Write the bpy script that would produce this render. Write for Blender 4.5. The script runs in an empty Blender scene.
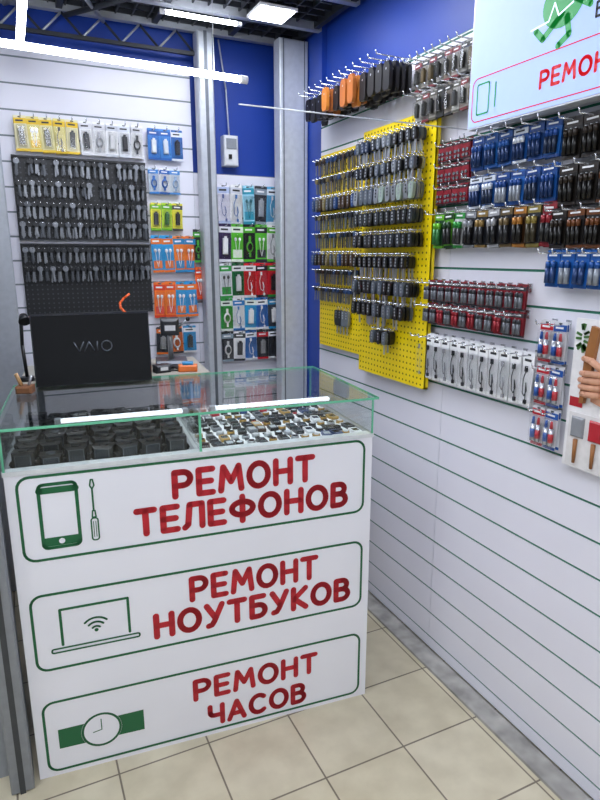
import bpy, math, random
from mathutils import Vector
random.seed(7)
SC=bpy.context.scene
SC.view_settings.view_transform='Standard'
# ------------------------------------------------------------ materials
def lin(h):
    h=h.lstrip('#'); c=[int(h[i:i+2],16)/255 for i in (0,2,4)]
    return tuple((x/12.92 if x<=.04045 else ((x+.055)/1.055)**2.4) for x in c)+(1,)
MATS={}
def mat(h,rough=.5,metal=0.,var=.06,emit=0.,spec=.5,scale=40.):
    k=(h,rough,metal,var,emit,scale)
    if k in MATS: return MATS[k]
    m=bpy.data.materials.new('paint_'+h.strip('#')); m.use_nodes=True
    nt=m.node_tree; b=nt.nodes['Principled BSDF']
    c=lin(h)
    tc=nt.nodes.new('ShaderNodeTexCoord'); n=nt.nodes.new('ShaderNodeTexNoise'); n.inputs['Scale'].default_value=scale
    nt.links.new(tc.outputs['Object'],n.inputs['Vector'])
    r=nt.nodes.new('ShaderNodeValToRGB')
    r.color_ramp.elements[0].position=.3; r.color_ramp.elements[1].position=.7
    r.color_ramp.elements[0].color=tuple(max(0,x*(1-var)) for x in c[:3])+(1,)
    r.color_ramp.elements[1].color=tuple(min(1,x*(1+var)) for x in c[:3])+(1,)
    nt.links.new(n.outputs['Fac'],r.inputs['Fac']); nt.links.new(r.outputs['Color'],b.inputs['Base Color'])
    b.inputs['Roughness'].default_value=rough; b.inputs['Metallic'].default_value=metal
    if emit>0:
        nt.links.new(r.outputs['Color'],b.inputs['Emission Color']); b.inputs['Emission Strength'].default_value=emit
    MATS[k]=m; return m
def clearmat(name,tint,f0,rough=.05):
    m=bpy.data.materials.new(name); m.use_nodes=True; nt=m.node_tree; nt.nodes.clear()
    o=nt.nodes.new('ShaderNodeOutputMaterial'); t=nt.nodes.new('ShaderNodeBsdfTransparent'); g=nt.nodes.new('ShaderNodeBsdfGlossy')
    t.inputs[0].default_value=tint; g.inputs['Roughness'].default_value=rough
    lw=nt.nodes.new('ShaderNodeLayerWeight'); lw.inputs[0].default_value=.5
    p=nt.nodes.new('ShaderNodeMath'); p.operation='POWER'; p.inputs[1].default_value=5
    ma=nt.nodes.new('ShaderNodeMath'); ma.operation='MULTIPLY_ADD'; ma.inputs[1].default_value=1-f0; ma.inputs[2].default_value=f0
    nt.links.new(lw.outputs['Facing'],p.inputs[0]); nt.links.new(p.outputs[0],ma.inputs[0])
    mx=nt.nodes.new('ShaderNodeMixShader'); nt.links.new(ma.outputs[0],mx.inputs[0]); nt.links.new(t.outputs[0],mx.inputs[1]); nt.links.new(g.outputs[0],mx.inputs[2])
    nt.links.new(mx.outputs[0],o.inputs[0]); return m
GLASS=clearmat('case_glass',(.97,.99,.98,1),.028,.01)
BUB=clearmat('blister_plastic',(.98,.98,.98,1),.07,.12)
GEDGE=mat('#6fc49c',.15,0,.1)
WHITE=mat('#eceaea',.35,0,.02)
BLACK=mat('#101012',.35)
STEEL=mat('#b9bcc0',.3,.8)
CHROME=mat('#d8dadd',.25,.8)
ALU=mat('#b4b8bd',.35,.5)
# ------------------------------------------------------------ builder
class Fr:
    def __init__(s,o,R,N): s.o=Vector(o); s.R=Vector(R).normalized(); s.N=Vector(N).normalized(); s.Z=Vector((0,0,1))
    def __call__(s,a,z,o): return s.o+s.R*a+s.Z*z+s.N*o
FW=Fr((0,0,0),(1,0,0),(0,-1,0))      # world: s=x, z, o=-y
FR=Fr((1.335,0,0),(0,-1,0),(-1,0,0)) # right wall: s=-y
FB=Fr((0,2.9,0),(1,0,0),(0,-1,0))    # back wall
FC=Fr((-.069,1.644,0),(.9953,-.0964,0),(-.0964,-.9953,0)) # counter front
def turn(F,s,o,ang):
    R=F.R*math.cos(ang)+F.N*math.sin(ang); N=F.N*math.cos(ang)-F.R*math.sin(ang)
    return Fr(F(s,0,o),R,N)
class Bd:
    def __init__(s,name): s.name=name; s.V=[]; s.F=[]; s.MI=[]; s.M=[]; s.sm=[]
    def mi(s,m):
        if m not in s.M: s.M.append(m)
        return s.M.index(m)
    def add(s,F,pts,faces,m,smooth=False):
        k=len(s.V); s.V+= [tuple(F(*p)) for p in pts]; i=s.mi(m)
        for f in faces: s.F.append([k+a for a in f]); s.MI.append(i); s.sm.append(smooth)
    def box(s,F,s0,s1,z0,z1,o0,o1,m,rot=0,ch=0):
        c=((s0+s1)/2,(z0+z1)/2)
        def P(a,z,o):
            if rot:
                x=a-c[0]; y=z-c[1]; return (c[0]+x*math.cos(rot)-y*math.sin(rot),c[1]+x*math.sin(rot)+y*math.cos(rot),o)
            return (a,z,o)
        if ch:
            A=[(s0,z0,o0),(s1,z0,o0),(s1,z1,o0),(s0,z1,o0),(s0,z0,o1-ch),(s1,z0,o1-ch),(s1,z1,o1-ch),(s0,z1,o1-ch),(s0+ch,z0+ch,o1),(s1-ch,z0+ch,o1),(s1-ch,z1-ch,o1),(s0+ch,z1-ch,o1)]
            fs=[(3,2,1,0)]+[(a,(a+1)%4,(a+1)%4+4,a+4) for a in range(4)]+[(a+4,(a+1)%4+4,(a+1)%4+8,a+8) for a in range(4)]+[(8,9,10,11)]
        else:
            A=[(s0,z0,o0),(s1,z0,o0),(s1,z1,o0),(s0,z1,o0),(s0,z0,o1),(s1,z0,o1),(s1,z1,o1),(s0,z1,o1)]
            fs=[(3,2,1,0),(4,5,6,7)]+[(a,(a+1)%4,(a+1)%4+4,a+4) for a in range(4)]
        s.add(F,[P(*q) for q in A],fs,m)
    def prism(s,F,pts,o0,o1,m):
        n=len(pts)
        s.add(F,[(a,z,o0) for a,z in pts]+[(a,z,o1) for a,z in pts],[tuple(range(n-1,-1,-1)),tuple(range(n,2*n))]+[(i,(i+1)%n,(i+1)%n+n,i+n) for i in range(n)],m)
    def flat(s,F,pts,o,m): s.add(F,[(a,z,o) for a,z in pts],[tuple(range(len(pts)))],m)
    def cyl(s,F,p0,p1,r0,r1,m,n=10):
        a=F(*p0); b=F(*p1); d=(b-a).normalized(); u=d.orthogonal().normalized(); v=d.cross(u)
        k=len(s.V); i=s.mi(m)
        for c,r in((a,r0),(b,r1)):
            for j in range(n):
                t=2*math.pi*j/n; s.V.append(tuple(c+u*math.cos(t)*r+v*math.sin(t)*r))
        for j in range(n): s.F.append([k+j,k+(j+1)%n,k+n+(j+1)%n,k+n+j]); s.MI.append(i); s.sm.append(True)
        s.F.append([k+j for j in range(n)][::-1]); s.MI.append(i); s.sm.append(False)
        s.F.append([k+n+j for j in range(n)]); s.MI.append(i); s.sm.append(False)
    def tube(s,F,pts,r,m,n=6):
        for a,b in zip(pts,pts[1:]): s.cyl(F,a,b,r,r,m,n)
    def ring(s,F,c,R,r,m,N=14,n=5,sz=1.0):
        k=len(s.V); i=s.mi(m)
        for a in range(N):
            t=2*math.pi*a/N
            for b in range(n):
                q=2*math.pi*b/n; rr=R+r*math.cos(q)
                s.V.append(tuple(F(c[0]+rr*math.cos(t),c[1]+rr*math.sin(t)*sz,c[2]+r*math.sin(q))))
        for a in range(N):
            for b in range(n):
                s.F.append([k+a*n+b,k+((a+1)%N)*n+b,k+((a+1)%N)*n+(b+1)%n,k+a*n+(b+1)%n]); s.MI.append(i); s.sm.append(True)
    def ell(s,F,c,rs,m,N=12,L=7):
        pts=[];fs=[]
        for i in range(L+1):
            p=math.pi*i/L
            for j in range(N):
                t=2*math.pi*j/N
                pts.append((c[0]+rs[0]*math.sin(p)*math.cos(t),c[1]+rs[1]*math.cos(p),c[2]+rs[2]*math.sin(p)*math.sin(t)))
        for i in range(L):
            for j in range(N): fs.append((i*N+j,i*N+(j+1)%N,(i+1)*N+(j+1)%N,(i+1)*N+j))
        s.add(F,pts,fs,m,True)
    def stroke(s,F,pts,w,o,m,closed=False):
        if closed: pts=pts+[pts[0]]
        h=w/2
        for a,b in zip(pts,pts[1:]):
            dx=b[0]-a[0]; dy=b[1]-a[1]; L=math.hypot(dx,dy)
            if L<1e-6: continue
            nx=-dy/L*h; ny=dx/L*h
            s.flat(F,[(a[0]-nx,a[1]-ny),(b[0]-nx,b[1]-ny),(b[0]+nx,b[1]+ny),(a[0]+nx,a[1]+ny)],o,m)
        for a in pts: s.disc(F,a,h,o,m,12)
    def disc(s,F,c,r,o,m,n=16,ry=None):
        ry=ry or r
        s.flat(F,[(c[0]+r*math.cos(2*math.pi*j/n),c[1]+ry*math.sin(2*math.pi*j/n)) for j in range(n)],o,m)
    def done(s,parent=None):
        me=bpy.data.meshes.new(s.name); me.from_pydata(s.V,[],s.F)
        for m in s.M: me.materials.append(m)
        me.polygons.foreach_set('material_index',s.MI); me.polygons.foreach_set('use_smooth',s.sm); me.update()
        ob=bpy.data.objects.new(s.name,me); bpy.context.collection.objects.link(ob)
        if parent: ob.parent=parent
        return ob
def empty(name):
    e=bpy.data.objects.new(name,None); bpy.context.collection.objects.link(e); return e
def arc(cx,cy,rx,ry,a0,a1,n=10):
    return [(cx+rx*math.cos(math.radians(a0+(a1-a0)*i/n)),cy+ry*math.sin(math.radians(a0+(a1-a0)*i/n))) for i in range(n+1)]
def rrect(x0,x1,y0,y1,r,n=5):
    return arc(x1-r,y1-r,r,r,0,90,n)+arc(x0+r,y1-r,r,r,90,180,n)+arc(x0+r,y0+r,r,r,180,270,n)+arc(x1-r,y0+r,r,r,270,360,n)
# ------------------------------------------------------------ letters
def LT():
    d={}
    d['Р']=(.58,[[(0,0),(0,1),(.3,1)]+arc(.3,.72,.28,.28,90,-90)+[(0,.44)]])
    d['Е']=(.52,[[(.52,1),(0,1),(0,0),(.52,0)],[(0,.5),(.46,.5)]])
    d['М']=(.8,[[(0,0),(.1,1),(.4,.35),(.7,1),(.8,0)]])
    d['О']=(.76,[arc(.38,.5,.38,.5,0,360,20)])
    d['Н']=(.6,[[(0,0),(0,1)],[(.6,0),(.6,1)],[(0,.52),(.6,.52)]])
    d['Т']=(.62,[[(0,1),(.62,1)],[(.31,1),(.31,0)]])
    d['Л']=(.62,[[(-.04,0),(.08,.12),(.16,1),(.62,1),(.62,0)]])
    d['Ф']=(.84,[arc(.42,.52,.42,.3,0,360,20),[(.42,-.05),(.42,1.05)]])
    d['В']=(.56,[[(0,0),(0,1),(.28,1)]+arc(.28,.77,.22,.23,90,-90)+[(0,.54)],[(.28,.54)]+arc(.28,.27,.28,.27,90,-90)+[(0,0)]])
    d['У']=(.62,[[(0,1),(.33,.38)],[(.62,1),(.3,.2),(.2,.03),(.06,0)]])
    d['Б']=(.56,[[(.5,1),(0,1),(0,0),(.28,0)]+arc(.28,.29,.28,.29,-90,90)+[(0,.58)]])
    d['К']=(.56,[[(0,0),(0,1)],[(.54,1),(.04,.5),(.56,0)]])
    d['Ч']=(.56,[[(0,1),(0,.66)]+arc(.2,.66,.2,.2,180,270)+[(.56,.46)],[(.56,1),(.56,0)]])
    d['А']=(.7,[[(0,0),(.35,1),(.7,0)],[(.12,.3),(.58,.3)]])
    d['С']=(.66,[arc(.38,.5,.38,.5,50,310,16)])
    d[' ']=(.35,[])
    return d
LTR=LT()
def text(b,F,txt,s0,s1,z0,z1,w,o,m,gap=.32):
    s0+=w/2;s1-=w/2;z0+=w/2;z1-=w/2
    tot=sum(LTR[c][0] for c in txt)+gap*(len(txt)-1)
    kx=(s1-s0)/tot; x=s0
    for c in txt:
        W,ps=LTR[c]
        for p in ps: b.stroke(F,[(x+a*kx,z0+q*(z1-z0)) for a,q in p],w,o,m)
        x+=(W+gap)*kx
# ------------------------------------------------------------ room
def slat(name,F,s0,s1,z0,z1,ph,gm,wm,seams=(),par=None,g=.0036,gd=-.003):
    b=Bd(name)
    b.box(F,s0,s1,z0,z1,-.024,gd,gm)
    xs=[s0]+list(seams)+[s1]
    zs=[z0]; k=ph
    while k<z1:
        if k>z0+.01: zs.append(k)
        k+=.1
    zs.append(z1)
    for a,c in zip(xs,xs[1:]):
        for q,r in zip(zs,zs[1:]):
            b.box(F,a+.0008,c-.0008,q+g,r-g,gd,0,wm)
    return b.done(par)
GR=mat('#25705a',.5); GR2=mat('#7f888e',.5)
SW=mat('#e8e7f0',.3,0,.02,0,.5,3.)
BLUE=mat('#183f9e',.45,0,.06,0,.5,4.)
b=Bd('wall_right'); b.box(FW,1.36,1.42,0,2.5,-2.98,1.0,BLUE); 
b.box(FW,1.336,1.36,0,2.5,-2.9,-2.6,BLUE); wr=b.done()
b=Bd('wall_back'); b.box(FW,-.22,1.36,0,2.5,-2.98,-2.925,BLUE); wb=b.done()
b=Bd('wall_left'); b.box(FW,-.2,-.15,0,2.5,-2.924,-1.70,mat('#9fa3a8',.5)); b.done()
slat('slat_panels',FR,-2.6,1.0,.012,2.17,.06,GR,SW,(-1.65,-.45),wr)
slat('slat_panels_left',FB,-.08,.82,.012,2.31,.08,GR2,SW,(),wb)
slat('slat_panels_right',FB,.82,1.33,.012,1.88,.08,GR2,SW,(.93,),wb)
def floormat():
    m=bpy.data.materials.new('floor_tile'); m.use_nodes=True; nt=m.node_tree; b=nt.nodes['Principled BSDF']
    tc=nt.nodes.new('ShaderNodeTexCoord'); mp=nt.nodes.new('ShaderNodeMapping'); mp.inputs['Location'].default_value=(-.145+.275,-.19+.275,0)
    br=nt.nodes.new('ShaderNodeTexBrick'); br.offset=0; br.squash=1
    br.inputs['Scale'].default_value=1; br.inputs['Brick Width'].default_value=.275; br.inputs['Row Height'].default_value=.275
    br.inputs['Mortar Size'].default_value=.003; br.inputs['Mortar Smooth'].default_value=.2
    br.inputs['Color1'].default_value=lin('#d8cfb6'); br.inputs['Color2'].default_value=lin('#cfc5a8'); br.inputs['Mortar'].default_value=lin('#7d7363')
    n=nt.nodes.new('ShaderNodeTexNoise'); n.inputs['Scale'].default_value=9; n.inputs['Detail'].default_value=6
    mx=nt.nodes.new('ShaderNodeMix'); mx.data_type='RGBA'; mx.blend_type='MULTIPLY'; mx.inputs[0].default_value=.45
    rp=nt.nodes.new('ShaderNodeValToRGB'); rp.color_ramp.elements[0].position=.35; rp.color_ramp.elements[0].color=(.66,.63,.57,1); rp.color_ramp.elements[1].position=.65
    nt.links.new(tc.outputs['Object'],mp.inputs[0]); nt.links.new(mp.outputs[0],br.inputs['Vector']); nt.links.new(tc.outputs['Object'],n.inputs['Vector'])
    nt.links.new(n.outputs['Fac'],rp.inputs[0]); nt.links.new(br.outputs['Color'],mx.inputs[6]); nt.links.new(rp.outputs[0],mx.inputs[7]); nt.links.new(mx.outputs[2],b.inputs['Base Color'])
    bp=nt.nodes.new('ShaderNodeBump'); bp.inputs['Strength'].default_value=.3; bp.inputs['Distance'].default_value=.003; bp.invert=True
    nt.links.new(br.outputs['Fac'],bp.inputs['Height']); nt.links.new(bp.outputs[0],b.inputs['Normal'])
    b.inputs['Roughness'].default_value=.3
    return m
b=Bd('floor'); b.box(FW,-2.6,1.42,-.05,0,-2.98,2.6,floormat()); b.done()
b=Bd('trim_1'); b.box(FW,1.262,1.334,.0,.010,-2.7,1.0,mat('#a5a29c',.8,0,.3,0,.5,14.)); b.done()
CEIL=mat('#8b9199',.6,0,.1)
b=Bd('ceiling'); b.box(FW,-2.6,1.42,2.5,2.56,-2.98,2.6,CEIL)
DK=mat('#2c2f34',.5,.3)
for y in (2.86,2.62,2.3,2.0,1.7): b.box(FW,-.2,1.34,2.455,2.499,-y-.015,-y+.015,ALU)
for x in (-.1,.28,.66,1.0,1.31): b.box(FW,x-.012,x+.012,2.46,2.499,-2.9,-1.6,DK)
for i in range(22):
    x=-.15+i*.065; b.box(FW,x-.003,x+.003,2.475,2.499,-2.9,-2.2,DK)
for i in range(10):
    y=2.25+i*.065; b.box(FW,-.19,1.3,2.477,2.497,-y-.003,-y+.003,DK)
b.cyl(FW,(.08,2.45,-2.85),(.5,2.45,-2.3),.010,.010,ALU); b.cyl(FW,(.3,2.44,-2.85),(.8,2.45,-2.2),.010,.010,DK)
b.cyl(FW,(.45,2.44,-2.85),(.2,2.45,-2.3),.008,.008,ALU)
# roof truss in front of the blue wall
b.box(FW,-.14,.83,2.36,2.375,-2.86,-2.845,DK)
for i in range(6):
    x=-.1+i*.155; b.cyl(FW,(x,2.37,-2.85),(x+.0775,2.45,-2.85),.005,.005,ALU,6); b.cyl(FW,(x+.0775,2.45,-2.85),(x+.155,2.37,-2.85),.005,.005,DK,6)
b.done()
# posts
b=Bd('partition_post'); b.box(FW,.832,.902,0,2.45,-2.87,-2.80,mat('#c4c8ce',.35,.4),ch=.006); b.box(FW,.86,.874,0,2.45,-2.80,-2.797,mat('#6d7278',.4,.5)); b.done()
b=Bd('metal_column'); b.box(FW,1.19,1.334,0,2.45,-2.80,-2.73,mat('#cfd3d9',.35,.3),ch=.006)
b.box(FW,1.205,1.211,0,2.45,-2.73,-2.728,mat('#7d8288',.4,.5)); b.box(FW,1.31,1.315,0,2.45,-2.73,-2.728,mat('#7d8288',.4,.5)); b.done()
b=Bd('corner_post'); b.box(FW,-.149,.015,0,2.45,-2.88,-2.80,mat('#b3b7bd',.4,.3),ch=.006); b.done()
b=Bd('door_frame_post'); b.box(FW,-.145,-.084,0,2.45,-1.69,-1.615,mat('#8f9399',.4,.4),ch=.006); b.box(FW,-.122,-.107,0,2.45,-1.615,-1.613,mat('#4a4d51',.4,.5)); b.done()
# ------------------------------------------------------------ counter
E=empty('display_counter'); W=1.056; D=.55
PNL=mat('#f1f0f5',.3,0,.015,0,.5,4.)
b=Bd('counter_body')
b.box(FC,0,W,0,.945,-.02,0,PNL)
b.box(FC,0,.018,0,.945,-D,-.02,PNL); b.box(FC,W-.018,W,0,.945,-D,-.02,PNL)
b.box(FC,.018,W-.018,.925,.945,-D,-.02,mat('#c9cccc',.4)); b.box(FC,.018,W-.018,.05,.07,-D,-.02,PNL); b.box(FC,.018,W-.018,.5,.518,-D,-.02,PNL)
b.box(FC,-.003,W+.003,.945,.957,-.03,.003,mat('#dfe2e2',.3,.2)); b.box(FC,-.003,.012,.945,.957,-D,-.03,ALU); b.box(FC,W-.012,W+.003,.945,.957,-D,-.03,ALU)
b.done(E)
b=Bd('counter_glass'); z0,z1=.957,1.069
b.box(FC,0,W,z0,z1,-.006,0,GLASS); b.box(FC,0,.005,z0,z1,-D,-.006,GLASS); b.box(FC,W-.005,W,z0,z1,-D,-.006,GLASS)
b.box(FC,-.012,W+.012,z1,z1+.006,-D-.01,.012,GLASS); b.box(FC,.51,.515,z0,z1,-D,-.006,GLASS)
for o in (.012,-D-.01): b.box(FC,-.012,W+.012,z1-.0005,z1+.0065,o-.0008,o+.0008,GEDGE)
for s in (-.012,W+.012): b.box(FC,s-.0008,s+.0008,z1-.0005,z1+.0065,-D-.01,.012,GEDGE)
b.box(FC,-.001,.005,z0,z1,-.001,.001,GEDGE); b.box(FC,W-.005,W+.001,z0,z1,-.001,.001,GEDGE); b.box(FC,.509,.516,z0,z1,-.001,.001,GEDGE)
b.box(FC,0,W,z1-.004,z1-.002,-.001,.0005,GEDGE); b.box(FC,W-.006,W+.001,z0,z1,-D,-D+.003,GEDGE)
b.done(E)
b=Bd('tube_reflection_bars'); REFL=mat('#f4f6ff',.4,0,0,1.6)  # added glowing bars imitate the ceiling tube's reflections in the case glass
b.box(FC,.14,.49,1.056,1.067,-.085,-.068,REFL,ch=.004); b.box(FC,.565,.95,1.056,1.067,-.085,-.068,REFL,ch=.004)
for s in (.135,.48,.56,.94): b.box(FC,s-.004,s+.012,1.053,1.069,-.088,-.064,ALU)
b.done(E)
GN=mat('#17643a',.45,0,.02); RD=mat('#c01d2b',.45,0,.02)
b=Bd('counter_sign_graphics')
for a,c in ((.698,.937),(.358,.592),(.018,.25)):
    b.stroke(FC,rrect(.028,1.028,a,c,.03),.0075,.0012,GN,True)
o=.0014
text(b,FC,'РЕМОНТ',.425,.862,.822,.912,.0185,o,RD)
text(b,FC,'ТЕЛЕФОНОВ',.315,.975,.722,.810,.0185,o,RD)
text(b,FC,'РЕМОНТ',.46,.875,.486,.572,.0175,o,RD)
text(b,FC,'НОУТБУКОВ',.35,.99,.385,.472,.0185,o,RD)
text(b,FC,'РЕМОНТ',.457,.875,.137,.217,.0165,o,RD)
text(b,FC,'ЧАСОВ',.50,.835,.032,.112,.0165,o,RD)
b.stroke(FC,rrect(.078,.172,.73,.912,.012),.009,o,GN,True)
b.stroke(FC,[(.08,.895),(.17,.895)],.018,o,GN)
b.flat(FC,[(.08,.735),(.17,.735),(.17,.76),(.08,.76)],o,GN); b.disc(FC,(.125,.747),.008,o+.0002,PNL)
b.stroke(FC,rrect(.203,.221,.735,.80,.007),.004,o,GN,True); b.stroke(FC,[(.209,.745),(.209,.79)],.002,o,GN); b.stroke(FC,[(.215,.745),(.215,.79)],.002,o,GN)
b.stroke(FC,[(.207,.803),(.217,.803),(.215,.822),(.209,.822)],.004,o,GN,True)
b.stroke(FC,[(.212,.822),(.212,.885)],.005,o,GN); b.stroke(FC,[(.212,.885),(.207,.895),(.21,.912),(.215,.912),(.218,.895)],.004,o,GN,True)
b.stroke(FC,[(.10,.43),(.10,.54),(.283,.54),(.283,.43)],.0075,o,GN); b.stroke(FC,rrect(.070,.310,.408,.420,.005),.005,o,GN,True)
for r in (.014,.028,.042): b.stroke(FC,arc(.192,.455,r,r,45,135,8),.006,o,GN)
b.disc(FC,(.192,.457),.0055,o,GN)
b.flat(FC,[(.062,.090),(.305,.085),(.305,.155),(.062,.155)],.0011,GN)
b.disc(FC,(.182,.122),.058,.0016,PNL,32); b.stroke(FC,arc(.182,.122,.054,.054,0,360,32),.007,.0018,GN)
b.stroke(FC,[(.182,.122),(.182,.158)],.003,.0018,GN); b.stroke(FC,[(.182,.122),(.158,.118)],.003,.0018,GN)
b.done(E)
# goods inside the case
b=Bd('used_device_stock'); DG=[mat('#0d0d0f',.3),mat('#141416',.3),mat('#09090b',.4),mat('#1b1c20',.3)]
SCR=mat('#2b3138',.12,.2); RIM=mat('#5c6066',.3,.6)
b.box(FC,.012,.505,.9455,.9475,-.53,-.03,mat('#a5a6aa',.6))
z=.9475
for r in range(6):
    for c in range(7):
        s=.05+c*.067+random.uniform(-.006,.006); d=.062+r*.080+random.uniform(-.006,.006)
        f=turn(FC,s,-d,random.uniform(-.35,.35)); m=random.choice(DG); h=random.uniform(.03,.048)
        b.box(f,-.029,.029,z,z+h,-.024,.02,m,ch=.009)
        b.box(f,-.0205,.0205,z+.006,z+h-.006,.02,.0204,RIM); b.box(f,-.018,.018,z+.008,z+h-.008,.0204,.021,SCR)
        b.cyl(f,(0,z+h,0),(0,z+h+.004,0),.014,.012,random.choice([DG[0],DG[1],DG[2],RIM]),12)
        b.cyl(f,(-.028,z+.012,-.012),(-.028,z+.012,.012),.009,.009,DG[2],8); b.cyl(f,(.028,z+.012,-.012),(.028,z+.012,.012),.009,.009,DG[2],8)
b.done(E)
b=Bd('wrist_watch_stock')
b.box(FC,.52,1.04,.9455,.9485,-.53,-.03,mat('#f4f4f5',.5))
cols=['#151517','#202226','#2a2a2e','#17181c','#6b6e73','#a3172a','#27406f','#b08d4a','#e8e8ea','#d9d9dc','#3f2a1d','#8c8f96','#101012','#101012','#101012']
for r in range(8):
    for c in range(15):
        s=.538+c*.0345+random.uniform(-.003,.003); d=.052+r*.061+random.uniform(-.004,.004)
        f=turn(FC,s,-d,random.uniform(-.18,.18)); m=mat(random.choice(cols),.35); q=.9485
        if random.random()<.4:
            b.box(f,-.0065,.0065,q,q+.004,-.026,.026,m)
            b.cyl(f,(0,q,0),(0,q+.010,0),.013,.012,random.choice([STEEL,mat('#b08d4a',.3,.8),BLACK]),14)
            b.cyl(f,(0,q+.010,0),(0,q+.0105,0),.009,.009,mat(random.choice(['#e8e8ea','#101318','#dfe6ee']),.2),12)
        else:
            b.box(f,-.0135,.0135,q,q+.010,-.025,.025,m,ch=.003)
            b.box(f,-.010,.010,q+.010,q+.0105,-.014,.008,mat(random.choice(['#3c444c','#d2d6da','#11151b','#11151b']),.15))
            for kx in (-.006,0,.006): b.box(f,kx-.002,kx+.002,q+.010,q+.0108,.011,.015,mat('#9a9da2',.4))
b.done(E)
b=Bd('work_desk'); b.box(FC,-.0,.66,1.045,1.075,-.95,-.575,mat('#b7b2a6',.5)); 
for s in (.02,.60): b.box(FC,s,s+.035,0,1.045,-.93,-.895,ALU); b.box(FC,s,s+.035,0,1.045,-.62,-.585,ALU)
b.done()
# laptop
E=empty('laptop'); b=Bd('lid')
f=turn(FC,.25,-.47,0)
LM=mat('#141417',.22,.3,.04)
zb=1.0765
def lid(a,zz,oo): return (a,zb+zz, -.02-.06*zz+oo)
b.add(f,[lid(*p) for p in [(-.188,0,0),(.188,0,0),(.188,.238,0),(-.188,.238,0),(-.184,.004,.009),(.184,.004,.009),(.184,.234,.009),(-.184,.234,.009)]],[(3,2,1,0),(4,5,6,7),(0,1,5,4),(1,2,6,5),(2,3,7,6),(3,0,4,7)],LM)
LG=mat('#6a6e76',.3,.6)
def lst(pts):
    for a,c in zip(pts,pts[1:]):
        b.cyl(f,lid(a[0],a[1],.0095),lid(c[0],c[1],.0095),.002,.002,LG,6)
lst([(-.06,.145),(-.044,.113),(-.028,.145)]); lst([(-.028,.113),(-.012,.145),(.004,.113)]); lst([(.014,.145),(.014,.113)])
lst([(.044+.017*math.cos(t*.524),.129+.017*math.sin(t*.524)) for t in range(13)])
b.done(E)
b=Bd('keyboard_base'); b.box(f,-.188,.188,1.0762,1.092,-.265,-.03,LM,ch=.002); b.box(f,-.17,.17,1.092,1.094,-.16,-.05,mat('#0c0c0d',.5)); b.cyl(f,(-.17,1.086,-.026),(.17,1.086,-.026),.008,.008,LM); b.done(E)
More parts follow.
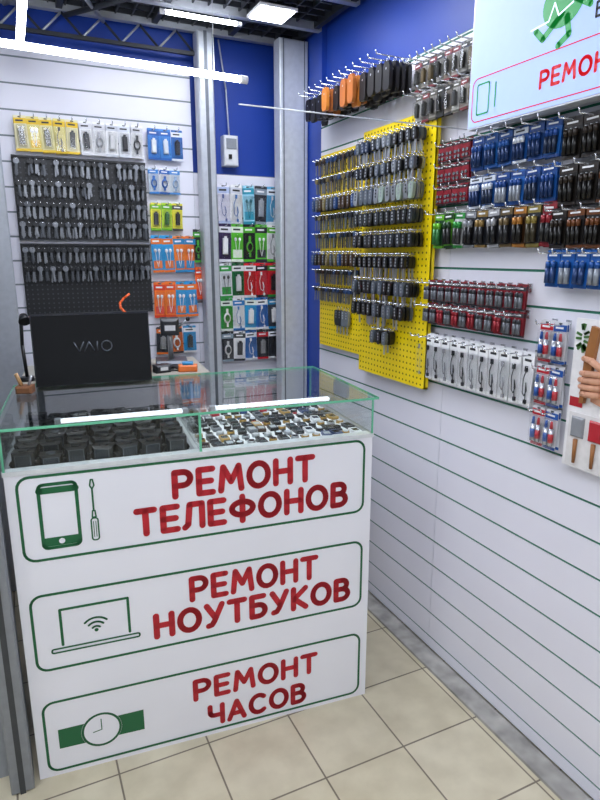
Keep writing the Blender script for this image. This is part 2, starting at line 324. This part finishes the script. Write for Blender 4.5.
# ------------------------------------------------------------ packages
DOT=mat('#222222',.6); TXTW=mat('#f2f2f2',.5); TXTD=mat('#2b2b30',.5)
def rndl(L): return random.choice(L)
def pack(b,F,s,zt,w,h,card,acc,kind='bubble',o=.03,inner='#1a1a1c',rot=None,shift=0):
    rot=random.uniform(-.05,.05) if rot is None else rot
    c=(s,zt-h/2); C=mat(card,.35); A=mat(acc,.35)
    cr,sr=math.cos(rot),math.sin(rot)
    g=Fr(F(c[0],c[1],0),F.R*cr+F.Z*sr,F.N); g.Z=F.Z*cr-F.R*sr
    H=h/2; X=w/2
    b.box(g,-X,X,-H,H,o-.0015,o,C)
    b.box(g,-X,X,H*.55,H*.86,o,o+.0008,A); b.box(g,-X,X,-H,-H*.86,o,o+.0008,A)
    b.box(g,-X*.25,X*.25,H*.89,H*.95,o,o+.0007,DOT)
    L=TXTW if sum(lin(acc)[:3])<1.2 else TXTD
    b.box(g,-X*.7,X*.5,H*.67,H*.76,o+.0008,o+.0014,L)
    if kind=='bubble':
        b.box(g,-X*.72,X*.72,-H*.8,H*.45,o,o+.02,BUB,ch=.005)
        b.box(g,-X*.42,X*.42,-H*.6,H*.25,o+.001,o+.015,mat(inner,.4),ch=.004)
        b.box(g,-X*.2,X*.2,H*.25,H*.36,o+.004,o+.012,mat(inner,.4))
    elif kind=='cable':
        I=mat(inner,.4)
        b.box(g,-X*.85,X*.85,-H*.85,H*.5,o,o+.012,BUB,ch=.003)
        for q in range(3): b.ring(g,(0,-H*.2,o+.003+q*.003),X*(.55-.05*q),.0018,I,12,4,1.5)
        b.box(g,-.005,.005,H*.05,H*.38,o+.002,o+.009,I); b.box(g,-.004,.004,-H*.75,-H*.5,o+.002,o+.009,I)
    elif kind=='cord':
        I=mat(inner,.4)
        b.box(g,-X*.9,X*.9,-H*.95,H*.5,o,o+.010,BUB,ch=.003)
        b.tube(g,[(-X*.1,H*.35,o+.004),(-X*.45,0,o+.004),(-X*.35,-H*.5,o+.004),(0,-H*.62,o+.004),(X*.35,-H*.4,o+.004),(X*.1,-H*.1,o+.004),(X*.25,-H*.8,o+.004)],.0013,I,5)
        b.box(g,-X*.1-.004,-X*.1+.004,H*.3,H*.5,o+.001,o+.007,I); b.box(g,X*.25-.004,X*.25+.004,-H*.9,-H*.75,o+.001,o+.007,I)
    elif kind=='phones':
        I=mat(inner,.4); b.box(g,-X*.8,X*.8,-H*.8,H*.45,o,o+.016,BUB,ch=.004)
        b.box(g,-X*.78,X*.78,-H*.78,-H*.35,o,o+.0009,A)
        b.ell(g,(-X*.35,H*.2,o+.006),(.007,.009,.005),I,8,5); b.ell(g,(X*.35,H*.2,o+.006),(.007,.009,.005),I,8,5)
        b.tube(g,[(-X*.35,H*.1,o+.005),(-X*.2,-H*.4,o+.005),(0,-H*.7,o+.005),(X*.2,-H*.4,o+.005),(X*.35,H*.1,o+.005)],.0014,I,5)
    elif kind=='bat':
        n=max(2,int(w/.016)); I=mat(inner,.3,.3); I2=mat(acc,.3,.3)
        for q in range(n):
            x=-X*.8+(q+.5)*w*.8/n; r=w*.8/n/2*.88
            b.cyl(g,(x,-H*.8,o+r+.001),(x,H*.05,o+r+.001),r,r,I,8); b.cyl(g,(x,H*.05,o+r+.001),(x,H*.38,o+r+.001),r,r,I2,8); b.cyl(g,(x,H*.38,o+r+.001),(x,H*.44,o+r+.001),r*.4,r*.4,STEEL,6)
    elif kind=='cells':
        for q in (-.45,.45):
            for k in (-.6,-.1): b.cyl(g,(X*q,H*k,o+.001),(X*q,H*k,o+.005),X*.3,X*.28,mat('#8f9298',.25,.8),10)
def hook(b,F,s,z,L=.12,tag=True):
    b.cyl(F,(s,z,-0.002),(s,z,L),.0022,.0022,CHROME,5); b.cyl(F,(s,z,L),(s,z+.012,L+.004),.0022,.0022,CHROME,5)
    b.box(F,s-.008,s+.008,z-.012,z+.012,-0.002,.004,CHROME)
def row(b,F,s0,zt,w,h,items,gap=.004,depth=2,L=.07,o=.03):
    s=s0+w/2
    for it in items:
        if it:
            hook(b,F,s,zt-.008,L)
            for k in range(depth-1): pack(b,F,s+random.uniform(-.004,.004),zt+random.uniform(-.003,.003),w,h,it[0],it[1],'none',o-.008*(k+1),it[3] if len(it)>3 else '#1a1a1c')
            pack(b,F,s,zt,w,h,it[0],it[1],it[2],o,it[3] if len(it)>3 else '#1a1a1c')
        s+=w+gap
W_='#f4f4f4'
b=Bd('phone_accessory_packs')
row(b,FB,.075,2.055,.047,.135,[('#efe6b8','#f2c81a','bubble','#6b6b62'),('#efe08a','#f2c81a','phones','#fafafa'),('#f0e6a8','#f2c81a','bubble','#5a5a52'),('#efe08a','#f2c81a','cord','#444444'),('#efe6b8','#f2c81a','bubble','#4a4a46')],.002)
row(b,FB,.325,2.055,.050,.135,[(W_,'#e0e0e4','bubble','#303034'),(W_,'#d8d8dc','cable','#b8b8be'),(W_,'#c8ccd4','bubble','#dddddd'),('#eef0f4','#d8dde6','bubble','#222228'),(W_,'#d5d5da','cable','#333338')],.003)
row(b,FB,.61,2.05,.05,.13,[('#2a78c8','#1c57a8','bubble','#e9eef4'),('#3a86d2','#2260b4','bubble','#dfe6ee'),('#2566b0','#e8eef4','bubble','#111111')],.003)
row(b,FB,.605,1.885,.044,.11,[('#dfe9f5','#3a86d2','cable','#3377cc'),(W_,'#2a66b8','cable','#2a66b8'),('#e4ebf2','#4a90d4','cable','#9bb4d0')],.005)
row(b,FB,.605,1.735,.046,.12,[('#f2ec4c','#7cc02c','bubble','#222222'),('#b8d838','#6bb52a','bubble','#33691e'),('#e8e040','#444444','bubble','#111111')],.004)
row(b,FB,.60,1.59,.05,.165,[('#2d9ed8','#e8762c','phones','#f2f2f2'),('#2da0dc','#e8762c','phones','#f2f2f2'),('#f5852a','#2a86bd','phones','#f2f2f2'),('#ee7a2a','#2a86bd','phones','#fafafa')],.002)
row(b,FB,.60,1.38,.05,.165,[('#fa7a26','#e23b1c','phones','#f2f2f2'),('#fa822c','#e8501f','phones','#fafafa'),('#2c9cd6','#e8762c','phones','#ffffff'),('#3a9edc','#ef7a2a','phones','#f2f2f2')],.002)
row(b,FB,.800,1.62,.038,.15,[('#1e1f24','#49a832','cable','#49a832'),('#58b031','#222228','cable','#101010')],.003)
row(b,FB,.802,1.445,.037,.15,[('#fa6a26','#d8401c','phones','#ffffff'),('#f56a26','#2d8ec4','phones','#ffffff')],.003)
R=[[('#f0eefa','#b9c6e6','cord','#6a78b0'),(W_,'#d8dbe4','cord','#3a7cc4'),('#9fd8ea','#2f9bb6','phones','#2f8090'),('#2d3038','#8b98a4','bubble','#9aa0a8'),('#5fb0d8','#dfe8ee','cord','#f0f0f0')],
[('#3c2c58','#e8e8ee','bubble','#ffffff'),('#5ec434','#e8f4e0','phones','#ffffff'),('#1e1f26','#56b531','cable','#56b531'),('#5ec434','#24262c','phones','#ffffff'),(W_,'#58b031','cord','#777777')],
[('#eef1f4','#37a048','phones','#555555'),('#1f6a3a','#e8e8e8','bubble','#dddddd'),('#dc202c','#e8e8e8','cord','#ffffff'),('#e02030','#222228','cord','#ffffff'),('#c81c2a','#2a8a3c','bubble','#111111')],
[('#2fa846','#e6efe6','cable','#ffffff'),('#eef1f6','#2c7ac0','cord','#2c7ac0'),('#2a98cc','#e6efe6','bubble','#eeeeee'),('#2c74c8','#f0f0f0','cord','#ffffff'),('#3c4048','#2a88b8','bubble','#eeeeee')],
[('#26282e','#8fa0ac','cable','#d8d8d8'),(W_,'#33363c','bubble','#222222'),('#2c6cb4','#e6e9ef','cord','#ffffff'),('#26282e','#c8202c','bubble','#888888'),('#3a3d44','#e6e9ef','cord','#111111')]]
for i,(zt,h) in enumerate([(1.83,.178),(1.65,.178),(1.465,.168),(1.295,.16),(1.13,.15)]): row(b,FB,.925,zt,.060,h,R[i],.003)
row(b,FB,.60,1.17,.06,.13,[('#33363c','#e8762c','bubble','#888888'),('#e8762c','#33363c','cable','#ffffff'),('#2d8ec4','#e8e8e8','bubble','#222222')],.006)
b.done()
# ------------------------------------------------------------ keys
KM=[mat('#7d8085',.4,.7),mat('#5b5e63',.4,.7),mat('#8a8d92',.4,.7),mat('#8a7c58',.4,.7)]; KB=[mat('#17181b',.35),mat('#202226',.35)]
def key(b,F,s,z,o,L=.052,hd=None,bm=None,rot=0):
    g=Fr(F(s,z,0),F.R*math.cos(rot)+F.Z*math.sin(rot),F.N); g.Z=F.Z*math.cos(rot)-F.R*math.sin(rot)
    hd=hd or random.choice(KB+KM); bm=bm or random.choice(KM)
    r=.0115
    b.prism(g,[(r*math.cos(a*math.pi/4+.39),-.010+r*1.05*math.sin(a*math.pi/4+.39)) for a in range(8)],o,o+.004,hd)
    b.disc(g,(0,-.003),.003,o+.0045,DOT,6)
    y=-.020
    b.prism(g,[(-.004,y),(-.004,-L+.004),(0,-L),(.003,-L+.004),(.0045,-L+.012),(.002,-L+.016),(.0045,-L+.021),(.0025,-L+.025),(.0045,y-.004),(.0045,y)],o+.001,o+.003,bm)
b=Bd('key_blank_rack')
PB=mat('#1a1b1d',.45); PD=mat('#3d4045',.5)
for (z0,z1) in ((1.565,1.905),(1.245,1.552)):
    b.box(FB,.05,.595,z0,z1,.004,.012,PB); b.box(FB,.05,.595,z1-.008,z1,.012,.022,PB); b.box(FB,.05,.595,z0,z0+.006,.012,.018,PD)
    b.box(FB,.06,.075,z0+.02,z1-.02,-.002,.004,PB); b.box(FB,.57,.585,z0+.02,z1-.02,-.002,.004,PB)
    nx=27; nz=int((z1-z0)/.02)
    for i in range(nx):
        for j in range(nz): b.disc(FB,(.06+i*.0205,z0+.012+j*.02),.004,.0124,PD,6)
for zt,n in ((1.890,21),(1.805,21),(1.72,21),(1.64,21),(1.535,21),(1.455,21)):
    for i in range(n):
        if random.random()<.06: continue
        s=.068+i*.0254
        b.cyl(FB,(s,zt-.006,.012),(s,zt-.003,.055),.0015,.0015,CHROME,5)
        hd=random.choice(KB+KB+KB+KM[:3]); bm=random.choice(KM[:3])
        for k in range(4): key(b,FB,s+random.uniform(-.001,.001),zt,.018+.008*k,random.uniform(.055,.07),hd,bm,random.uniform(-.12,.12))
b.done()
# ------------------------------------------------------------ yellow pegboards
YE=mat('#f7d800',.4,0,.03); YH=mat('#6d5e00',.8)
def peg(b,y0,y1,z0,z1,o):
    b.box(FR,-y1,-y0,z0,z1,o,o+.006,YE)
    for (a,c,d,e) in ((-y1,-y0,z0,z0+.006),(-y1,-y0,z1-.006,z1),(-y1,-y1+.006,z0,z1),(-y0-.006,-y0,z0,z1)): b.box(FR,a,c,d,e,o-.012,o+.0062,YE)
    n=int((y1-y0-.02)/.022); m=int((z1-z0-.02)/.022)
    for i in range(n+1):
        for j in range(m+1): b.disc(FR,(-y1+.014+i*.022,z0+.014+j*.022),.0042,o+.0066,YH,6)
    for s in (-y1+.05,-y0-.05):
        for z in (z0+.06,z1-.06): b.box(FR,s-.01,s+.01,z-.01,z+.01,-.002,o,STEEL)
def fob(b,F,s,zt,o,w=.03,h=.052,m=None,sil=False,rot=0):
    g=Fr(F(s,zt,0),F.R*math.cos(rot)+F.Z*math.sin(rot),F.N); g.Z=F.Z*math.cos(rot)-F.R*math.sin(rot)
    m=m or BLACK
    b.ring(g,(0,-.006,o+.004),.006,.0012,CHROME,8,4)
    pts=[(w/2*math.copysign(abs(math.cos(t))**.7,math.cos(t)),-.012-h/2+h/2*math.copysign(abs(math.sin(t))**.7,math.sin(t))) for t in [2*math.pi*i/14 for i in range(14)]]
    b.prism(g,pts,o,o+.012,m)
    for k in range(3): b.disc(g,(0,-.022-k*.011),.0042,o+.0126,mat('#8b8f95',.4) if m is not STEEL else BLACK,8)
    if sil: b.box(g,-.004,.004,-.012-h-.035,-.010-h,o+.003,o+.006,STEEL)
b=Bd('yellow_pegboard'); peg(b,2.162,2.56,1.09,1.935,.014); b.done()
b=Bd('yellow_pegboard'); peg(b,1.705,2.158,1.035,1.965,.034); b.done()
b=Bd('car_key_display')
gl=[mat('#3a3d42',.25,.3),mat('#8b9096',.25,.5),mat('#59616b',.3,.3),BLACK,mat('#1d2a44',.35)]
for zt,n,kind in ((1.925,11,0),(1.835,11,0),(1.755,11,1),(1.67,11,2),(1.59,11,2),(1.51,10,3),(1.42,11,4),(1.335,10,4),(1.235,3,5)):
    for i in range(n):
        s=-2.135+ (i+.5)*.40/11
        if kind==5: s=-1.97+i*.04
        b.cyl(FR,(s,zt-.005,.0405),(s,zt-.002,.10),.0018,.0018,CHROME,5)
        for k in range(3):
            o=.05+k*.017; rt=random.uniform(-.15,.15)
            if kind==0: fob(b,FR,s,zt,o,.027,.040,random.choice(gl),True,rt)
            elif kind==1: fob(b,FR,s,zt,o,.030,.055,random.choice([gl[1],gl[2],STEEL,mat('#9fb0a4',.3,.3)]),False,rt)
            elif kind==2: fob(b,FR,s,zt,o,.031,.048,random.choice([BLACK,gl[0],BLACK]),False,rt)
            elif kind==3: fob(b,FR,s,zt,o,.027,.042,BLACK,True,rt)
            else: fob(b,FR,s,zt,o,.028,.05,random.choice([BLACK,gl[2],gl[3]]),random.random()<.5,rt)
hc=[mat('#1a1a1d',.4),mat('#24406e',.4),mat('#3d2b1d',.5),mat('#5b5e63',.3,.5),mat('#8a7a4a',.4,.4),mat('#1a1a1d',.4)]
for r in range(8):
    zt=1.91-r*.078
    for i in range(11):
        s=-2.54+i*.035
        b.cyl(FR,(s,zt-.005,.0205),(s,zt-.002,.075),.0016,.0016,CHROME,5)
        for k in range(3):
            if r in (2,5): fob(b,FR,s,zt,.028+k*.016,.024,.05,random.choice(hc),False,random.uniform(-.1,.1))
            else: key(b,FR,s,zt,.028+.012*k,.066,random.choice(hc),random.choice(KM),random.uniform(-.12,.12))
for i in range(4): fob(b,FR,-2.36+i*.03,1.28,.03,.035,.07,random.choice([BLACK,gl[1]]),True)
b.done()
# ------------------------------------------------------------ leather key cases (top row)
b=Bd('leather_key_cases')
LC=[mat('#161416',.45),mat('#1c1a1b',.5)]; BR=[mat('#a8602a',.4),mat('#c87a30',.4)]
def case(s,zt,o,m,w=.042,h=.085):
    pts=[(s-w*.3,zt-.012),(s+w*.3,zt-.012),(s+w*.5,zt-.03),(s+w*.5,zt-h+.012),(s+w*.35,zt-h),(s-w*.35,zt-h),(s-w*.5,zt-h+.012),(s-w*.5,zt-.03)]
    b.prism(FR,pts,o,o+.014,m); b.ring(FR,(s,zt-.006,o+.007),.008,.0016,CHROME,8,4); b.disc(FR,(s,zt-.035),.004,o+.0145,STEEL,8)
for i in range(13):
    s=-2.49+i*.05
    br=i in (4,7,8)
    hook(b,FR,s,2.155,.16)
    for k in range(4 if not br else 5): case(s+random.uniform(-.005,.005),2.155-random.uniform(0,.006),.03+k*.026,random.choice(BR) if br and k>1 else random.choice(LC),.040,(.095 if i<8 else .105)+random.uniform(-.012,.012))
b.done()
# ------------------------------------------------------------ right-wall packs
b=Bd('key_shell_packs')
for r,(zt,s0,n) in enumerate(((2.12,-1.82,8),(2.02,-1.81,8))):
    row(b,FR,s0,zt,.034,.09,[(rndl(['#8d8c86','#a9a49a','#6b6a63','#3e4037','#7c7466','#b8b6b0']),rndl(['#2d2d2d','#5c5a50','#88353a']),'bubble',rndl(['#222222','#444444','#6b5a3a'])) for _ in range(n)],.004,2,.11,.05)
b.done()
b=Bd('button_cell_packs')
for zt in (1.85,1.785,1.72): row(b,FR,-1.695,zt,.036,.058,[('#8e1f2c','#26282c','cells','#4a4d52')]*4,.003,2,.06,.035)
b.done()
b=Bd('battery_packs')
for zt in (1.845,1.735): row(b,FR,-1.53,zt,.052,.095,[(rndl(['#1b4f94','#2361ac','#1d3f74']),rndl(['#1a4488','#d8dde6','#2a5aa0']),'bat',rndl(['#16305c','#16305c','#8d939c','#1c2a44'])) for _ in range(6)],.004,2,.09,.035)
DU=[('#15130f','#7a4420','bat','#0e0c0a'),('#1a1612','#2a211a','bat','#100e0c'),('#1d1a19','#6a3c1c','bat','#15120f'),('#1a1612','#2a211a','bat','#100e0c')]
for zt in (1.835,1.725): row(b,FR,-1.185,zt,.055,.10,[rndl(DU) for _ in range(5)],.004,2,.09,.04)
row(b,FR,-1.695,1.64,.046,.115,[('#234a2c','#68b12e','bat','#2a6b34'),('#5aa52c','#1f3d24','bat','#1d1d1d'),('#c8c8c8','#2c8a3c','bat','#333333'),('#202024','#8a8d92','bat','#1a1a1c'),('#24262c','#8a6f3c','bat','#202022'),('#202024','#a8a8ac','bat','#1a1a1c'),('#1f2026','#6b5a3c','bat','#202022'),('#3a2412','#a9702c','bat','#15120f'),('#26282e','#8a7a3c','bat','#3a3424'),('#7c1f2a','#8e1f2a','bat','#222222')],.005,3,.09,.035)
row(b,FR,-1.20,1.62,.05,.10,[rndl(DU) for _ in range(5)],.004,2,.09,.04)
row(b,FR,-1.205,1.515,.042,.095,[('#1f5fae','#1b4f94','bat',rndl(['#8d939c','#27406f'])) for _ in range(6)],.003,2,.09,.035)
for zt,n in ((1.42,12),(1.345,12)): row(b,FR,-1.73,zt,.036,.072,[('#86262f','#3a3d42','bat','#6a6d73') if random.random()<.8 else ('#55585e','#8e1f2a','bat','#8e1f2a') for _ in range(n)],.0025,2,.09,.035)
b.done()
b=Bd('usb_cable_packs'); row(b,FR,-1.76,1.235,.041,.155,[('#f2f2f5','#ffffff','cord','#222226') if i%3 else ('#eceef0','#ffffff','cord','#9a9aa0') for i in range(12)],.0045,3,.08,.035); b.done()
b=Bd('glue_tube_packs')
for zt in (1.33,1.21,1.09):
    row(b,FR,-1.21,zt,.042,.112,[('#d9d9de','#c02030','none'),('#d9d9de','#2254a4','none')],.004,2,.07,.03)
    for s in (-1.189,-1.143):
        for dx,cm in ((-.009,'#2254a4'),(.009,'#c02030')):
            b.cyl(FR,(s+dx,zt-.1,.038),(s+dx,zt-.05,.038),.007,.007,mat('#d5d8de',.2,.6),10); b.cyl(FR,(s+dx,zt-.05,.038),(s+dx,zt-.03,.038),.005,.003,mat(cm,.3),10)
            b.cyl(FR,(s+dx,zt-.09,.038),(s+dx,zt-.065,.038),.0073,.0073,mat(cm,.3),10)
        b.box(FR,s-.019,s+.019,zt-.105,zt-.026,.031,.048,BUB,ch=.004)
b.done()
b=Bd('tool_poster')
b.box(FR,-1.10,-.86,.95,1.345,.02,.024,mat('#f0eeee',.4)); b.box(FR,-1.0,-.95,1.1,1.2,-.002,.02,STEEL)
b.box(FR,-1.095,-1.055,1.115,1.14,.0245,.025,mat('#b4202c',.4))
WD=mat('#9a6434',.45)
b.prism(FR,[(-1.058,1.13),(-1.046,1.13),(-1.034,1.20),(-1.022,1.325),(-1.044,1.33),(-1.056,1.25)],.0245,.036,WD)
for t in range(18):
    a=random.uniform(0,6.28); b.box(FR,-1.075+.012*math.cos(a)-.008,-1.075+.012*math.cos(a)+.008,1.295+.03*math.sin(a)-.003,1.295+.03*math.sin(a)+.003,.0245,.027,mat('#3c6b2c',.6),rot=a)
SK=mat('#d09a7c',.55)
b.prism(FR,[(-1.03,1.19),(-1.01,1.222),(-.97,1.228),(-.92,1.20),(-.87,1.205),(-.87,1.145),(-.92,1.135),(-.98,1.128),(-1.025,1.14)],.0245,.034,SK)
for k,L in enumerate((.034,.037,.034,.028)):   # four fingers wrapped round the handle, two segments each
    zc=1.212-k*.0175
    b.cyl(FR,(-1.005,zc,.040),(-1.005-L,zc-.002,.045),.0088,.0080,SK,10); b.ell(FR,(-1.005,zc,.040),(.0092,.0092,.0092),SK,10,6)
    b.ell(FR,(-1.005-L,zc-.002,.045),(.0084,.0082,.0084),SK,10,6); b.cyl(FR,(-1.005-L,zc-.002,.045),(-1.005-L-.020,zc-.004,.034),.0080,.0070,SK,10); b.ell(FR,(-1.005-L-.020,zc-.004,.034),(.0072,.0070,.0072),SK,10,6)
b.cyl(FR,(-.995,1.222,.034),(-1.03,1.243,.040),.0095,.0085,SK,10); b.cyl(FR,(-1.03,1.243,.040),(-1.052,1.247,.040),.0085,.007,SK,10); b.ell(FR,(-1.03,1.243,.040),(.0088,.0088,.0088),SK,10,6); b.ell(FR,(-1.052,1.247,.040),(.008,.0075,.007),SK,10,6)
b.box(FR,-1.09,-.87,.955,1.10,.0245,.026,mat('#e2dfdd',.4)); 
for i,cm in enumerate(('#8a8d92','#b4202c','#5b5e63','#c9a23c')): b.box(FR,-1.08+i*.055,-1.04+i*.055,1.035,1.09,.026,.032,mat(cm,.4),ch=.004); b.cyl(FR,(-1.06+i*.055,.965,.03),(-1.06+i*.055,1.03,.03),.004,.006,WD,8)
b.done()
# ------------------------------------------------------------ light-box sign
E=empty('lightbox_sign'); b=Bd('sign_case'); SG=mat('#a3b9ee',.5,0,.01,.55)
b.box(FR,-1.5,-.55,1.855,2.36,.045,.085,mat('#d6d9de',.4,.3)); b.box(FR,-1.495,-.555,1.86,2.355,.085,.087,SG)
for y in (1.4,.7): b.box(FR,-y-.02,-y+.02,2.0,2.16,-.002,.045,ALU)
b.done(E)
b=Bd('sign_graphics'); GL=mat('#1f9a4a',.4,0,.02,.35); RL=mat('#d0202c',.4,0,.02,.4); WL=mat('#e4ecff',.4,0,.01,.5); o=.088
b.stroke(FR,rrect(-1.482,-.575,1.872,1.985,.02),.003,o,RL,True)
b.stroke(FR,rrect(-1.462,-1.415,1.89,1.968,.005),.0045,o,GL,True); b.stroke(FR,[(-1.39,1.90),(-1.39,1.96)],.005,o,GL)
text(b,FR,'РЕМОНТ ТЕЛЕФОНОВ',-1.235,-.62,1.905,1.95,.0085,o,RL)
b.disc(FR,(-1.18,2.085),.062,o,GL,24,.055); b.disc(FR,(-1.145,2.125),.036,o,GL,20); b.stroke(FR,[(-1.18,2.06),(-1.235,2.02),(-1.26,2.045)],.016,o,GL); b.stroke(FR,[(-1.165,2.05),(-1.155,2.01),(-1.185,1.993)],.016,o,GL); b.stroke(FR,[(-1.14,2.08),(-1.10,2.055)],.014,o,GL)
b.stroke(FR,[(-1.275,2.05),(-1.22,2.055),(-1.205,2.09),(-1.19,2.06),(-1.15,2.075)],.0045,o+.0006,WL); b.stroke(FR,[(-1.22,2.13),(-1.18,2.10),(-1.14,2.12)],.0045,o+.0006,WL)
text(b,FR,'ВАС',-1.085,-.99,2.02,2.055,.006,o,mat('#2a3038',.4))
b.done(E)
b=Bd('power_socket_box'); b.box(FB,.965,1.035,1.915,2.05,-.024,.03,mat('#dfe1e4',.4),ch=.006); b.box(FB,.975,1.025,1.99,2.035,.03,.034,mat('#8b9096',.3)); b.box(FB,.985,1.0,1.945,1.965,.03,.036,BLACK)
b.tube(FB,[(1.0,2.05,.0),(.99,2.25,.0),(.96,2.455,.0)],.0035,mat('#c4c8d0',.5)); b.done()
b=Bd('glass_reflection_line'); b.cyl(FW,(.56,1.87,-1.545),(1.334,1.87,-1.545),.0018,.0018,mat('#e9edf2',.2,.3),8); b.done()  # pale rod added in place of a bright line reflected in glass
# lamps
E_T=mat('#eef3ff',.4,0,0,26.)
def tubelamp(p0,p1,r=.013):
    b=Bd('tube_lamp'); b.cyl(FW,p0,p1,r,r,E_T,12)
    a=Vector(p0); c=Vector(p1); d=(c-a).normalized()
    b.cyl(FW,tuple(a-d*.02),tuple(a),r*1.2,r*1.2,WHITE,12); b.cyl(FW,tuple(c),tuple(c+d*.02),r*1.2,r*1.2,WHITE,12)
    for t in (.1,.9):
        q=a.lerp(c,t); b.cyl(FW,(q.x,q.y+r,q.z),(q.x,2.452,q.z),.0012,.0012,STEEL,5)
    b.done()
tubelamp((-.1,1.957,-1.6),(.585,1.943,-1.6),.008)
tubelamp((.64,2.415,-2.57),(.93,2.415,-2.57),.008)
tubelamp((.118,2.27,-2.68),(.118,2.27,-2.2),.014)
LP=mat('#eef3ff',.4,0,0,16.)
b=Bd('led_ceiling_panel'); b.box(FW,.45,1.05,2.435,2.4495,-2.25,-1.75,LP); b.box(FW,.435,1.065,2.44,2.4498,-2.265,-1.735,WHITE); b.done()
b=Bd('led_ceiling_panel'); b.box(FW,.98,1.12,2.435,2.4495,-2.55,-2.42,LP); b.box(FW,.97,1.13,2.44,2.4498,-2.56,-2.41,WHITE); b.done()
for x,y in ((.1,.3),(-.9,1.2),(.5,-1.0)):
    b=Bd('led_ceiling_panel'); b.box(FW,x-.3,x+.3,2.485,2.4995,-y-.3,-y+.3,LP); b.box(FW,x-.315,x+.315,2.49,2.4998,-y-.315,-y+.315,WHITE); b.done()
# ------------------------------------------------------------ tools behind the counter
b=Bd('key_cutting_machine'); f=turn(FC,.54,-.74,.1); TM=mat('#5b5f65',.4,.4); zb=1.0755
b.box(f,-.06,.06,zb,zb+.03,-.06,.06,TM,ch=.01); b.cyl(f,(.0,zb+.03,-.02),(0,zb+.18,-.02),.010,.010,STEEL,12); b.box(f,-.035,.035,zb+.125,zb+.19,-.05,.03,mat('#2a2c30',.4),ch=.01)
b.cyl(f,(0,zb+.125,.01),(0,zb+.075,.01),.006,.003,STEEL,10); b.cyl(f,(.035,zb+.155,0),(.07,zb+.185,0),.004,.004,STEEL,8); b.ell(f,(.07,zb+.185,0),(.009,.009,.009),BLACK,8,5); b.box(f,-.02,.02,zb+.145,zb+.165,.03,.032,mat('#d8d8d8',.4)); b.done()
b=Bd('wooden_tool_holder'); f=turn(FC,.0+.035,-.42,.2)
b.box(f,-.024,.024,1.0765,1.10,-.024,.024,mat('#8a5a38',.5),ch=.005); b.cyl(f,(-.01,1.10,0),(-.02,1.14,.01),.006,.006,mat('#c49a6a',.5),10); b.cyl(f,(.012,1.10,0),(.02,1.13,-.01),.004,.004,mat('#b4b4b8',.3,.6),10); b.done()
b=Bd('desk_lamp'); f=turn(FC,.026,-.63,0)
b.cyl(f,(0,1.0755,0),(0,1.09,0),.025,.022,BLACK,16); b.tube(f,[(0,1.09,0),(-.005,1.2,0),(.0,1.28,.01),(.01,1.30,.03)],.006,BLACK,8); b.cyl(f,(.01,1.305,.03),(.015,1.285,.05),.012,.02,BLACK,12); b.done()
b=Bd('orange_cable'); f=turn(FC,.40,-.84,0); OC=mat('#e8622a',.45)
b.tube(f,[(.035*math.cos(t*.7),1.082+.017*t,.035*math.sin(t*.7)) for t in range(0,17)],.005,OC,6); b.done()
b=Bd('desk_clutter')
f=turn(FC,.585,-.62,.2); b.box(f,-.035,.035,1.0755,1.10,-.02,.02,mat('#e8762c',.4),ch=.004); b.box(f,-.02,.02,1.10,1.112,-.012,.012,mat('#2d8ec4',.4),ch=.003)
f=turn(FC,.49,-.63,-.3); b.box(f,-.03,.03,1.0755,1.105,-.02,.02,mat('#26282c',.4),ch=.006); b.box(f,-.015,.015,1.085,1.098,.02,.021,mat('#dadada',.4))
b.tube(f,[(.03,1.08,0),(.055,1.08,.02),(.07,1.08,.0),(.06,1.082,-.03),(.03,1.082,-.04)],.003,BLACK,6)
b.done()
# ------------------------------------------------------------ world, camera
w=bpy.data.worlds.new('world'); SC.world=w; w.use_nodes=True
w.node_tree.nodes['Background'].inputs[0].default_value=(.84,.91,1,1); w.node_tree.nodes['Background'].inputs[1].default_value=.52
cam=bpy.data.cameras.new('camera'); cam.sensor_fit='VERTICAL'; cam.sensor_height=24; cam.lens=18; cam.clip_start=.02
co=bpy.data.objects.new('camera',cam); co.location=(0,0,1.5); co.rotation_euler=(math.radians(76.5),0,math.radians(-25.3))
bpy.context.collection.objects.link(co); SC.camera=co
